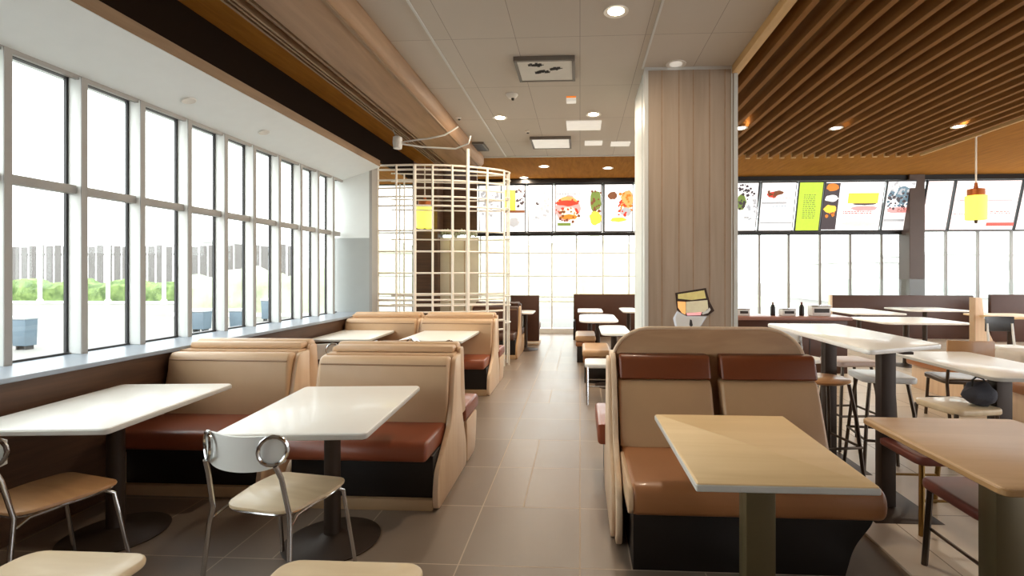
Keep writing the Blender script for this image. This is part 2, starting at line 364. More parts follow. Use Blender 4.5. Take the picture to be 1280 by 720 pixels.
# ------------------------------------------------------------ slatted ceiling
t = thing('slatted_ceiling', 'dark timber slat ceiling hanging over the tall tables', 'ceiling slats', (1.70, Y0, ZC-.08))
for i in range(21):
    x = .10+i*.204
    b = MB(); b.box(x, x+.055, 0, 11.8, 0, .17); b.build('slat', M['slat'], t, False)
b = MB()
for y in (2, 4, 6, 8, 10, 11.5): b.box(0, 4.35, y, y+.04, .17, .22)
b.build('carrier_rail', M['slat_dark'], t, False)
b = MB()
for i in range(21):
    x = .10+i*.204; b.box(x-.01, x+.065, 11.8, 11.83, -.01, .1)
b.build('slat_end_cap', M['slat_edge'], t, False)
b = MB(); b.box(4.37, 4.40, 0, 11.8, -.0, .12); b.build('edge_board', M['slat_edge'], t, False)

# ------------------------------------------------------------ ceiling fittings
def downlight(px, py, z, label, r=.085, e=16, group='recessed ceiling downlights', drop=.0, real=True):
    real = px != 845
    p = on(px, py, z)
    t = thing('ceiling_light', label, 'ceiling light', (p.x, p.y, z-drop), 0, group)
    b = MB(); b.lathe([(r*.78, -.001), (r, -.004), (r+.018, -.008), (r+.02, .0), (r*.78, .004)]); b.build('trim_ring', M['trim'], t)
    b = MB(); b.lathe([(.001, -.003), (r*.8, -.003), (r*.8, .004), (.001, .004)]); b.build('lens', M['lampw'] if real else M['panel'], t)
    if real:
        l = bpy.data.lights.new('bulb', 'AREA'); l.shape = 'DISK'; l.size = r*1.5; l.energy = e; l.color = (1, .84, .64)
        o = bpy.data.objects.new('bulb', l); COL.objects.link(o); o.parent = t; o.location = (0, 0, -.02)
for px, py, lab in [(770, 14, 'largest bright round downlight, nearest the camera in the grey ceiling'), (625, 147, 'round downlight in grey ceiling, left of the smoke detectors'),
                    (742, 143, 'round downlight in grey ceiling just before the white panel'), (845, 80, 'round downlight in grey ceiling right above the column')]:
    downlight(px, py, ZC, lab, .085, 20 if px != 845 else 1.5)
for px, py, lab in [(680, 208, 'left round downlight in the amber wood ceiling at the back'), (760, 210, 'right round downlight in the amber wood ceiling at the back'), (655, 222, 'faint downlight in amber wood ceiling closest to the menu boards')]:
    downlight(px, py, ZH, lab, .1, 14)
for px, py, lab in [(1045, 160, 'bright spot between the ceiling slats, middle of three'), (926, 160, 'spot between the ceiling slats beside the column'), (1198, 158, 'spot between the ceiling slats, farthest right')]:
    downlight(px, py, ZC-.085, lab, .075, 14)
for px, py, z, lab in [(236, 124, 2.96, 'small unlit spotlight in the white soffit, nearest one'), (330, 165, 2.96, 'small unlit spotlight in the white soffit, farther one')]:
    p = on(px, py, z)
    t = thing('soffit_light', lab, 'ceiling light', (p.x, p.y, z-.0), 0, 'small spots in the white soffit')
    zz = ZW+(p.x-XG)/(3.55-2.955)*.198; t.location.z = zz-.004; t.rotation_euler = (0, -math.atan(.198/.595), 0)
    b = MB(); b.lathe([(.035, -.004), (.05, -.008), (.055, 0), (.035, .003)]); b.build('trim_ring', M['trim'], t)
    b = MB(); b.lathe([(.001, -.002), (.036, -.002), (.036, .003), (.001, .003)]); b.build('lens', M['col_trim'], t)
# air outlet with printed face
def ceil_box(px0, px1, py, pyb, name, lab, face, deep=.05, marks=False):
    p0 = on(px0, py, ZC-deep); p1 = on(px1, py, ZC-deep); q = on(px0, pyb, ZC-deep)
    x0, x1, y0, y1 = p0.x, p1.x, p0.y, q.y
    t = thing(name, lab, 'ceiling fitting', ((x0+x1)/2, (y0+y1)/2, ZC-deep))
    w, l = (x1-x0)/2, (y1-y0)/2
    b = MB(); b.box(-w-.02, w+.02, -l-.02, -l+.012, -.005, deep); b.box(-w-.02, w+.02, l-.012, l+.02, -.005, deep); b.box(-w-.02, -w+.012, -l, l, -.005, deep); b.box(w-.012, w+.02, -l, l, -.005, deep)
    b.build('frame', M['vent_rim'], t, False)
    b = MB(); b.box(-w+.005, w-.005, -l+.005, l-.005, .0, .012); b.build('face', face, t, False)
    if marks:
        b = MB(); random.seed(3)
        for (u0, u1, v, n) in ((-.55, -.1, .62, 7), (-.35, .12, -.05, 8), (.2, .55, .18, 5)):
            for i in range(n):
                x = (u0+(u1-u0)*i/n)*w; y = (v+random.uniform(-.1, .1))*l; s = random.uniform(.02, .035)
                b.box(x-s/2, x+s/2, y-.03, y+random.uniform(.0, .04), -.003, .0)
                b.box(x, x+s*1.2, y, y+.012, -.003, .0)
        b.build('black_marks', M['print'], t, False)
    return t
ceil_box(652, 717, 102, 76, 'ceiling_cassette', 'rectangular air outlet with black marks, nearest in the grey ceiling', M['vent'], .04, True)
ceil_box(668, 713, 186, 174, 'ceiling_cassette', 'rectangular air outlet without marks, farther back by the wood ceiling', M['panel'], .04)
ceil_box(584, 610, 189, 180, 'ceiling_vent', 'dark slotted vent in the grey ceiling beside the brown beam', M['ventd'], .03)
for (a, c, y, yb, lab) in ((709, 750, 162, 151, 'large blank white panel in the grey ceiling'), (731, 752, 181, 176, 'small white panel near the wood ceiling, left one'), (763, 786, 182, 177, 'small white panel near the wood ceiling beside the column')):
    p0, p1, q = on(a, y, ZC), on(c, y, ZC), on(a, yb, ZC)
    b = MB(); b.box(-(p1.x-p0.x)/2, (p1.x-p0.x)/2, -(q.y-p0.y)/2, (q.y-p0.y)/2, -.015, .0, .004)
    o = b.build('ceiling_panel', M['panel'], None, True, ((p0.x+p1.x)/2, (p0.y+q.y)/2, ZC)); tag(o, lab, 'ceiling panel')
for px, py, lab in ((640, 118, 'white round smoke detector on grey ceiling behind the marked outlet'), (573, 147, 'small sprinkler head on grey ceiling beside brown beam'), (659, 164, 'tiny sprinkler head on the grey ceiling before the far outlet')):
    p = on(px, py, ZC); s = 1 if px == 640 else .5
    t = thing('smoke_detector' if s == 1 else 'sprinkler_head', lab, 'detector' if s == 1 else 'sprinkler', (p.x, p.y, ZC))
    b = MB(); b.lathe([(.001, -.05*s), (.04*s, -.048*s), (.06*s, -.03*s), (.075*s, -.01), (.075*s, 0), (.001, 0)]); b.build('body', M['trim'], t)
    b = MB(); b.lathe([(.001, -.075*s), (.015, -.072*s), (.02, -.048*s), (.001, -.04*s)], (.01, 0, 0), 12); b.build('sensor', M['print'], t)
p = on(714, 122, ZC)
t = thing('exit_beacon', 'small white box with orange strip on grey ceiling', 'ceiling fitting', (p.x, p.y, ZC))
b = MB(); b.box(-.06, .06, -.05, .05, -.06, 0, .006); b.build('housing', M['panel'], t)
b = MB(); b.box(-.06, .06, -.056, -.05, -.02, -.002); b.build('orange_strip', M['m_orange'], t)
# spotlight on conduit left
t = thing('spotlight', 'small white spotlight hanging on a bent conduit above the wire screen', 'spotlight', tuple(at(497, 178, 6.6)))
b = MB(); b.lathe([(.03, -.09), (.055, -.085), (.065, 0), (.06, .07), (.02, .09)]); b.build('lamp_head', M['white_pl'], t)
b = MB(); b.tube([(.05, 0, 0), (.25, 0, .03), (.45, .0, .05), (.62, .1, .12), (.78, .2, .26)], .012); b.tube([(.05, 0, -.02), (.3, .1, -.04), (.72, .3, -.02), (.9, .3, .05), (.93, .3, .16)], .012); b.tube([(-.02, 0, .08), (-.1, .1, .2)], .01); b.build('conduit', M['col_trim'], t)

# ------------------------------------------------------------ wire screen
def bez(pts, n):
    out = []
    P = [Vector(p) for p in pts]
    for k in range(n+1):
        t = k/n*(len(P)-1); i = min(int(t), len(P)-2); u = t-i
        p0 = P[max(i-1, 0)]; p1 = P[i]; p2 = P[i+1]; p3 = P[min(i+2, len(P)-1)]
        out.append(.5*((2*p1)+(-p0+p2)*u+(2*p0-5*p1+4*p2-p3)*u*u+(-p0+3*p1-3*p2+p3)*u**3))
    return out
front = bez([(-3.10, 7.46, 0), (-2.58, 7.44, 0), (-2.06, 7.5, 0), (-1.69, 7.63, 0), (-1.39, 7.8, 0), (-1.22, 7.95, 0)], 40)
back = bez([(-1.22, 7.95, 0), (-1.15, 8.12, 0), (-1.3, 8.3, 0), (-1.75, 8.3, 0), (-2.35, 8.2, 0), (-3.12, 8.05, 0)], 30)
t = thing('wire_screen', 'tall curved cream wire grid screen between booths and counter', 'screen', (0, 0, 0))
zt = 3.02; zb = .55
fr = [3.15, 3.08, 2.92, 2.80, 2.67, 2.53, 2.15, 1.83, 1.50, 1.18, 1.09, 1.0, .90, .75, .6]
b = MB()
for z in fr: b.tube([(p.x, p.y, z) for p in front], .016, 6)
b.build('front_rail', M['wire'], t)
b = MB()
for z in [3.15, 3.02, 2.72, 2.55, 2.06, 1.5, 1.13, .98, .7]: b.tube([(p.x, p.y, z) for p in back], .013, 6)
b.build('rear_rail', M['wire'], t)
for px in (493, 517, 542, 566, 610, 631):
    best = min(front, key=lambda p: abs(math.atan2(p.x, p.y)-math.atan2(at(px, 300, 7).x, 7)))
    b = MB(); b.tube([(best.x, best.y-.012, 0), (best.x, best.y-.012, 3.15)], .026 if px in (517,) else .017, 8); b.build('upright', M['wire'], t)
for i in (4, 10, 16, 22, 28):
    p = back[i]; b = MB(); b.tube([(p.x, p.y, 0), (p.x, p.y, 3.15)], .014, 8); b.build('upright', M['wire'], t)
b = MB(); p = front[0]; b.tube([(p.x, p.y, 0), (p.x, p.y, 3.4)], .02, 10); b.build('ceiling_pole', M['wire'], t)
best = min(front, key=lambda p: abs(math.atan2(p.x, p.y)-math.atan2(at(587, 300, 7).x, 7)))
b = MB(); b.tube([(best.x, best.y-.02, 0), (best.x, best.y-.02, 3.42)], .028, 12); b.build('ceiling_pole', M['wire'], t)

# behind the screen: dark timber pier with pendant, pale partition
a = at(515, 300, 9.4).x; c = at(547, 300, 9.4).x
b = MB(); b.box(a, c, 9.4, 9.8, 0, ZH, .01); o = struct('wall_pier', b, M['dark_wall'])
b = MB(); x0 = at(547, 300, 9.9).x; x1 = at(596, 300, 9.9).x; b.box(x0, x1, 9.9, 9.98, 2.28, ZH); struct('wall_bulkhead', b, M['dark_wall'])
t = thing('partition', 'pale cream privacy panel behind the wire screen', 'partition', (at(572, 300, 9.6).x, 9.6, 0))
b = MB(); b.box(-.42, .42, -.02, .02, .05, 2.2, .004); b.build('panel', mat('cream_panel', (226, 218, 196), .5), t)
b = MB(); random.seed(5)
for i in range(14):
    x = -.36+i*.055; b.lathe([(.001, 0), (.03, .02), (.035, .06), (.02, .1), (.001, .12)], (x, 0, 2.19+random.uniform(0, .08)), 8)
b.build('leaf_tuft', M['hill'], t)
for x in (-.14, .14):
    b = MB(); b.box(x-.006, x+.006, -.026, -.02, .1, 2.15); b.build('joint_strip', M['skirt'], t)
def pendant(px, pyc, Y, lab):
    p = at(px, pyc, Y)
    t = thing('pendant_lamp', lab, 'pendant lamp', (p.x, Y, p.z), 0)
    b = MB(); b.lathe([(.13, -.2), (.15, -.19), (.15, .2), (.13, .2)], (0, 0, 0), 24); b.build('lamp_shade', M['shade'], t)
    b = MB(); b.lathe([(.12, .2), (.12, .31), (.03, .33), (.02, .42), (.001, .42)], (0, 0, 0), 24); b.build('cap', M['shade_cap'], t)
    b = MB(); b.lathe([(.001, -.26), (.02, -.25), (.03, -.2), (.001, -.19)], (0, 0, 0), 12); b.build('finial', M['bronze'], t)
    b = MB(); b.tube([(0, 0, .4), (0, 0, ZH-p.z)], .013, 6); b.build('cord', M['wire'], t)
    b = MB(); b.lathe([(.001, -.03), (.07, -.025), (.08, 0), (.001, 0)], (0, 0, ZH-p.z), 16); b.build('ceiling_rose', M['fascia'], t)
    return t
pendant(1220, 260, 8.6, 'yellow drum pendant lamp hanging before the right menu boards')
pendant(531, 272, 9.1, 'yellow drum pendant lamp seen through the wire screen')

# ------------------------------------------------------------ menu boards
def menu(p0, p1, zb, zt_, Y, tilt, lab, base, art, seed):
    x0, x1 = at(p0, 260, Y).x, at(p1, 260, Y).x; w = x1-x0; h = zt_-zb
    t = thing('menu_board', lab, 'menu board', ((x0+x1)/2, Y, zb)); t.rotation_euler = (math.radians(tilt), 0, 0)
    b = MB(); b.box(-w/2, w/2, .0, .06, 0, h, .004); b.build('casing', M['black'], t, False)
    b = MB(); b.box(-w/2+.025, w/2-.025, -.006, .0, .03, h-.03); b.build('screen', M[base], t, False)
    random.seed(seed); groups = {}
    for kind, m, u, v, a, c in art:      # u,v centre in 0..1; a,c size in 0..1
        mb = groups.setdefault(m, MB()); X = -w/2+u*w; Z = v*h; A = a*w/2; Cc = c*h/2
        yy = -.008-.0012*list(groups).index(m)
        if kind == 'blob':
            n = 16; poly = [(X+A*math.cos(2*PI*k/n)*random.uniform(.8, 1.05), Z+Cc*math.sin(2*PI*k/n)*random.uniform(.75, 1.05)) for k in range(n)]
            mb.prism(poly, yy, -.006, 'y')
        elif kind == 'dome':
            poly = [(X+A*math.cos(PI*k/10), Z-Cc+2*Cc*math.sin(PI*k/10)) for k in range(11)]; mb.prism(poly, yy, -.006, 'y')
        elif kind == 'box': mb.box(X-A, X+A, yy, -.006, Z-Cc, Z+Cc)
        elif kind == 'text':
            rows = max(1, int(c*h/.045))
            for r in range(rows):
                z = Z+Cc-.02-r*.045; x = X-A
                while x < X+A-.02:
                    l = random.uniform(.02, .07); mb.box(x, min(x+l, X+A), yy, -.006, z-.012, z+.006); x += l+.02
        elif kind == 'dots':
            for _ in range(int(14*a*c*6)+6):
                x = X+random.uniform(-A, A); z = Z+random.uniform(-Cc, Cc); s = random.uniform(.02, .05)
                poly = [(x+s*math.cos(2*PI*k/7)*random.uniform(.6, 1.1), z+s*math.sin(2*PI*k/7)*random.uniform(.6, 1.1)) for k in range(7)]
                mb.prism(poly, yy-.002, -.006, 'y')
    for m, mb in groups.items():
        mb.build('printed_picture' if m not in ('m_grey',) else 'lettering', M[m], t, False)
    return t
ZB = EYE+(343-291)/620*12.2; ZT = 3.69
def burger(u, v, s, q=1):
    return [('dome', 'm_bun', u, v+.16*s, .7*s*q, .16*s), ('box', 'm_leaf', u, v+.07*s, .74*s*q, .05*s), ('box', 'm_red', u, v+.02*s, .7*s*q, .05*s), ('box', 'm_brown', u, v-.05*s, .7*s*q, .08*s), ('box', 'm_yellow', u, v-.10*s, .72*s*q, .03*s), ('box', 'm_bun', u, v-.17*s, .66*s*q, .1*s)]
MY = 12.15
boards = [
 (598, 628, 'menu_white', [('dots', 'm_grey', .5, .6, .7, .5)], 'menu board half hidden behind the wire screen'),
 (629, 658, 'menu_white', [('box', 'm_yellow', .3, .66, .5, .45), ('dots', 'm_dark', .75, .72, .4, .35), ('box', 'm_brown', .5, .44, .9, .05), ('blob', 'm_grey', .45, .22, .55, .22)], 'menu board with a yellow picture over a grey bowl drawing'),
 (659, 692, 'menu_white', [('dots', 'm_grey', .55, .55, .6, .6), ('text', 'm_grey', .5, .3, .7, .12), ('blob', 'm_dark', .4, .6, .15, .08)], 'white menu board with small grey sketches between black dividers'),
 (693, 753, 'menu_white', [('text', 'm_dark', .3, .78, .5, .07), ('blob', 'm_pink', .27, .5, .55, .55), ('dome', 'm_bun', .27, .66, .46, .16), ('blob', 'm_red', .27, .60, .5, .12), ('dots', 'm_red', .3, .55, .5, .3), ('blob', 'm_cream', .3, .42, .4, .2), ('blob', 'm_orange', .3, .32, .4, .12), ('dots', 'm_brown', .27, .35, .5, .25), ('box', 'm_leaf', .2, .17, .28, .06), ('blob', 'm_leaf', .86, .65, .26, .5), ('blob', 'm_yellow', .86, .3, .26, .3), ('dots', 'm_brown', .88, .5, .2, .7)], 'wide menu board with a large burger picture and green salad'),
 (754, 792, 'menu_white', [('blob', 'm_brown', .3, .75, .35, .18), ('blob', 'm_bun', .78, .66, .45, .42), ('dots', 'm_orange', .75, .6, .4, .4), ('dots', 'm_red', .6, .5, .3, .3), ('blob', 'm_grey', .75, .42, .4, .2), ('blob', 'm_yellow', .5, .26, .6, .1), ('blob', 'm_cream', .3, .45, .4, .3)], 'menu board with orange and yellow food beside the column'),
 (912, 945, 'menu_white', [('dots', 'm_dark', .5, .7, .7, .5), ('blob', 'm_leaf', .35, .6, .4, .35), ('dots', 'm_grey', .75, .45, .5, .4)], 'menu board with dark leafy picture right of the column'),
 (946, 991, 'menu_white', [('dots', 'm_brown', .38, .76, .5, .1), ('blob', 'm_red', .33, .74, .3, .14), ('blob', 'm_brown', .5, .78, .3, .1), ('box', 'm_grey', .4, .58, .7, .04), ('text', 'm_pink', .6, .66, .5, .06), ('text', 'm_teal', .6, .5, .5, .06), ('box', 'm_grey', .5, .18, .9, .03)], 'menu board with red brown burger above pale text'),
 (992, 1024, 'menu_green', [('text', 'm_leaf', .5, .5, .5, .5)], 'plain lime green menu board'),
 (1024, 1099, 'menu_white', [('box', 'm_dark', .13, .5, .25, .92), ('blob', 'm_orange', .13, .88, .24, .16), ('blob', 'menu_white', .13, .66, .24, .14), ('blob', 'm_yellow', .13, .45, .24, .18), ('dots', 'm_orange', .13, .35, .2, .2), ('box', 'm_yellow', .66, .66, .5, .2), ('blob', 'm_dark', .7, .55, .45, .06), ('blob', 'm_pink', .7, .46, .5, .1), ('text', 'm_red', .6, .38, .5, .08), ('blob', 'm_cream', .62, .15, .6, .15)], 'wide menu board with orange snack column and yellow burger'),
 (1100, 1137, 'menu_white', [('dots', 'm_grey', .5, .8, .8, .3), ('blob', 'm_teal', .6, .72, .6, .36), ('dots', 'm_teal', .5, .65, .8, .3), ('dots', 'm_dark', .5, .6, .8, .3), ('blob', 'm_pink', .5, .42, .9, .14), ('text', 'm_brown', .7, .42, .5, .08), ('box', 'm_grey', .4, .22, .7, .05)], 'menu board with blue grey picture beside the brown post'),
 (1149, 1183, 'menu_pink', [('text', 'm_grey', .5, .85, .6, .08), ('blob', 'm_cream', .5, .5, .6, .3)], 'narrow pale pink menu board right of the brown post'),
 (1184, 1266, 'menu_pink', [('text', 'm_grey', .3, .85, .4, .07), ('text', 'm_red', .15, .32, .22, .06), ('text', 'm_red', .75, .36, .3, .08), ('box', 'm_red', .78, .13, .42, .07), ('text', 'm_grey', .7, .75, .5, .06), ('box', 'm_pink', .5, .6, .8, .03)], 'wide pale pink menu board with red text behind the pendant'),
 (1267, 1330, 'menu_pink', [('text', 'm_grey', .4, .8, .5, .1)], 'pale pink menu board cut by the right edge of the photo'),
]
for i, (a, c, base, art, lab) in enumerate(boards):
    menu(a+.5, c-.5, ZB, ZT, MY, 14 if a > 900 else 4, lab, base, art, i)
b = MB(); b.box(at(596, 300, 12.3).x, XR, 11.98, 12.32, ZH-.11, ZH); b.box(at(596, 300, 12.3).x, at(1131, 300, 12.2).x, 12.2, 12.3, ZB-.07, ZB); struct('trim_9', b, M['black'])

# ============================================================ FURNITURE
def double_bench(label, loc, w=.92, mats=('cream', 'red', 'birch'), rz=0, group='back-to-back booth benches', sc=1):
    cu, se, pa = [M[k] for k in mats]
    t = thing('booth_bench', label, 'booth bench', loc, rz, group); W = w/2
    for s, hz in ((1, .895), (-1, .965)):
        R = (lambda P, s=s: [(s*y, z) for y, z in P])
        b = MB(); b.prism(R(fillet([(-.68, .335), (-.66, .455), (-.2, .455), (-.2, .335)], [.05, .06, 0, 0])), -W+(.045 if s > 0 else 0), W-(.045 if s > 0 else 0), 'x', .022, 3); b.build('seat', se, t)
        b = MB(); b.prism(R(fillet([(-.235, .44), (-.185, hz), (-.075, hz), (-.10, .44)], [.02, .05, .05, .0])), -W+.03, W-.037, 'x', .02, 3); bk = b.build('backrest', cu, t)
        b = MB(); b.tube([(-W+.05, s*-.193, hz-.05), (W-.05, s*-.193, hz-.055)], .006, 6); b.build('piping', M['piping'], bk)
    b = MB(); b.box(-W+.03, W-.03, -.075, .075, .30, .90); b.box(-W+.05, W-.05, .0, .12, .9, .95, .015); b.build('core', cu, t)
    b = MB(); b.box(-W+.04, W-.04, -.54, .54, .07, .335, .006); b.build('plinth', M['plinth'], t)
    b = MB(); b.box(-W+.035, W-.035, -.57, .57, 0, .07, .004); b.build('kick_strip', M['skirt'], t)
    for s in (-1, 1):
        poly = fillet([(-.56, 0), (-.575, .10), (-.54, .24), (-.40, .33), (-.25, .44), (-.19, .60), (-.15, .78), (-.12, .87), (-.06, .89), (.02, .89), (.03, .9), (.035, .6), (.10, .40), (.20, .2), (.22, 0)], .05)
        b = MB(); b.prism(poly, s*(W-.035), s*W, 'x', .006, 2); b.build('end_panel', pa, t)
        b = MB(); b.prism(fillet([(.045, .42), (.045, .93), (.15, .93), (.19, .6), (.22, .42)], .03), s*(W-.035), s*(W-.008), 'x', .006, 2); b.build('rear_side_panel', cu, t)
        b = MB(); b.prism(fillet([(.235, 0), (.235, .33), (.60, .33), (.57, .12), (.52, 0)], .04), s*(W-.03), s*(W+.0), 'x', .006, 2); b.build('end_panel', pa, t)
    return t
B2 = double_bench('cream and rust booth bench behind the central white table', (-1.385, 3.62, 0), 1.0)
BL = dup(B2, (-2.608, 3.74, 0), 0, 'cream and rust booth bench by window, behind the nearest left table')
B3 = dup(B2, (-1.60, 6.55, 0), 0, 'cream and rust booth bench standing just before the wire screen')
B5 = dup(B2, (-2.608, 6.55, 0), 0, 'farthest cream booth bench along the window wall')
B4 = double_bench('dark brown upholstered booth bench behind the wire screen', (-1.54, 9.15, 0), .9, ('darkup', 'darkup', 'tan'), 0, None)

def table(label, x, y, w, l, top, edge, post, h=.75, rz=0, base='round', pr=.045, posts=((0, 0),), square=False, r=.03, taper=0, cut=0, name='dining_table', group=None, bev=.008):
    t = thing(name, label, 'table', (x, y, 0), rz, group)
    P = round_rect(-w/2, w/2, -l/2, l/2, r)
    if taper: P = [(px*(1+taper*py/l), py) for px, py in P]
    if cut: P = [(px, py+(cut*(px+w/2)/w if py < 0 else 0)) for px, py in P]
    b = MB(); b.prism(P, h-.03, h, 'z', bev, 2); b.build('tabletop', M[top], t)
    if edge and not cut:
        Q = round_rect(-w/2-.003, w/2+.003, -l/2-.003, l/2+.003, r)
        if taper: Q = [(px*(1+taper*py/l), py) for px, py in Q]
        b = MB(); b.prism(Q, h-.031, h-.006, 'z', .004, 1); b.build('table_edge', M[edge], t)
    for (qx, qy) in posts:
        b = MB()
        if square: b.box(qx-pr, qx+pr, qy-pr*.8, qy+pr*.8, .015, h-.04, .006)
        else: b.lathe([(pr*1.05, .01), (pr, .03), (pr*.92, h-.05), (pr, h-.04)], (qx, qy, 0))
        b.build('post', M[post], t)
        b = MB(); b.box(qx-.03, qx+.03, qy-min(l*.3, .22), qy+min(l*.3, .22), h-.045, h-.03); b.box(qx-w*.3, qx+w*.3, qy-.03, qy+.03, h-.045, h-.03); b.build('top_bracket', M['post_dark'], t)
        b = MB()
        if base == 'round': b.lathe([(.25, 0), (.255, .008), (.22, .018), (.08, .028), (.05, .05), (.001, .05)], (qx, qy, 0), 40)
        else: b.box(qx-.2, qx+.2, qy-.24, qy+.24, 0, .014, .005)
        b.build('base', M[post], t)
    return t
table('white rectangular table by the window, nearest on the left', -2.64, 2.69, .72, .98, 'top_white', 'edge_grey', 'post_dark', rz=5)
table('white rectangular table in the centre left with the chrome chair', -1.375, 2.69, .72, .98, 'top_white', 'edge_grey', 'post_dark', rz=5, taper=.06)
table('white rectangular table before the third booth by the aisle', -1.66, 5.93, .72, 1.08, 'top_white', 'edge_grey', 'post_dark')
table('white rectangular table by the window beside the farthest cream bench', -2.74, 5.95, .68, 1.0, 'top_white', 'edge_grey', 'post_dark', rz=3)
table('cream table in front of the arched booth', .72, 2.19, .64, .86, 'top_cream', 'edge_grey', 'post_bronze', square=True, base='flat', pr=.062, posts=((.045, 0),), r=.008, taper=.05)
table('tan table cut by right edge of the photo', 1.815, 2.2, .74, .86, 'top_tan', 'edge_tan', 'post_bronze', square=True, base='flat', pr=.06, posts=((-.03, 0),), r=.035, bev=.012)
table('tall white bar table with two dark posts behind the arched booth', 1.94, 3.68, .6, 1.56, 'top_white', 'edge_grey', 'post_dark', h=1.05, square=True, base='flat', pr=.045, posts=((.0, -.42), (.0, .3)), r=.04, name='bar_table', cut=.28)
table('long white table with one dark post right of the bar table', 3.3, 4.28, .72, 1.22, 'top_white', 'edge_grey', 'post_dark', square=True, base='flat', pr=.06, posts=((-.02, -.22),), r=.06, name='dining_table')

# ---- arched booth on the right
def arched_booth():
    t = thing('arched_booth', 'two-seat tan booth with arched headboard and red-brown headrests', 'booth bench', (.84, 3.0, 0))
    W = .60
    for i, s in enumerate((-1, 1)):
        x0, x1 = (-W+.005, -.03) if s < 0 else (.03, W+.01)
        b = MB(); b.prism(fillet([(-.60, .30), (-.60, .46), (.02, .46), (.02, .30)], [.08, .09, 0, 0], 6), x0, x1, 'x', .03, 4); b.build('seat', M['tan_dark'], t)
        # lower front sweeps back to the plinth
        o_ = .0 if s < 0 else .13; b = MB(); b.prism(fillet([(x0+.02, 0), (x0+.02, .32), (x1-.01, .32), (x1-.02, .26), (x1-.02-o_*.7, .14), (x1-.02-o_, 0)], [0, 0, 0, .03, .05, 0]), -.50, .02, 'y', .006, 2); b.build('seat_front', M['plinth'], t)
        b = MB(); b.prism(fillet([(-.05, .45), (.10, .825), (.20, .825), (.12, .45)], [.02, .04, 0, 0]), x0-.005, x1+.0, 'x', .022, 3); b.build('backrest', M['tan'], t)
        b = MB(); b.prism(fillet([(.09, .83), (.14, .975), (.22, .975), (.20, .83)], [.02, .035, 0, 0]), x0, x1, 'x', .018, 3); b.build('headrest', M['redbrown'], t)
    # arched board
    n = 14; P = [(-W-.03, 0), (-W-.03, .92)]
    for k in range(n+1):
        a = PI-PI/2*k/n; P.append((-W+.22+.25*math.cos(a), .92+.215*math.sin(a)))
    for k in range(n+1):
        a = PI/2-PI/2*k/n; P.append((W-.29+.27*math.cos(a), .92+.215*math.sin(a)))
    P += [(W-.0, .7), (W+.03, .4), (W+.03, 0)]
    b = MB(); b.prism(P, .22, .30, 'y', .012, 3); b.build('headboard', M['headboard'], t)
    E = [(x, z) for x, z in P if z > .5]
    b = MB(); b.tube([(x, .222, z) for x, z in E], .011, 8); b.build('edge_trim', M['birch'], t)
    # rear half facing away
    b = MB(); b.prism(fillet([(.30, .45), (.30, .92), (.36, .92), (.46, .45)], [0, 0, .03, 0]), -W, W, 'x', .02, 3); b.build('rear_backrest', M['tan'], t)
    b = MB(); b.prism(fillet([(.40, .32), (.40, .455), (1.02, .455), (1.02, .32)], [0, 0, .06, .06]), -W-.12, W, 'x', .025, 3); b.build('rear_seat', M['red'], t)
    b = MB(); b.box(-W-.06, W-.03, .32, .86, 0, .33, .006); b.build('rear_plinth', M['plinth'], t)
    # side panels
    S = fillet([(-.30, 0), (-.36, .16), (-.30, .34), (-.06, .50), (.08, .84), (.17, .98), (.36, .98), (.44, .60), (.62, .36), (.70, .18), (.62, 0)], .06)
    b = MB(); b.prism(S, -W-.045, -W-.012, 'x', .008, 2); b.build('end_panel', M['birch'], t)
    S2 = [(y*.8+.02, z*.97) for y, z in S]
    b = MB(); b.prism(S2, -W-.068, -W-.045, 'x', .006, 2); b.build('end_panel', M['birch'], t)
    S3 = fillet([(-.10, .0), (-.10, .40), (.24, .42), (.24, .0)], .04); b = MB(); b.prism(S3, W+.012, W+.035, 'x', .006, 2); b.build('end_panel', M['birch'], t)
    for x in (-W+.006, .032):     # pale inner cheek of each seat cushion
        b = MB(); b.prism(fillet([(-.602, .31), (-.602, .45), (-.1, .45), (-.1, .31)], [.08, .09, 0, 0], 6), x-.012, x+.012, 'x', .005, 2); b.build('seat_cheek', M['cream'], t)
    return t
arched_booth()

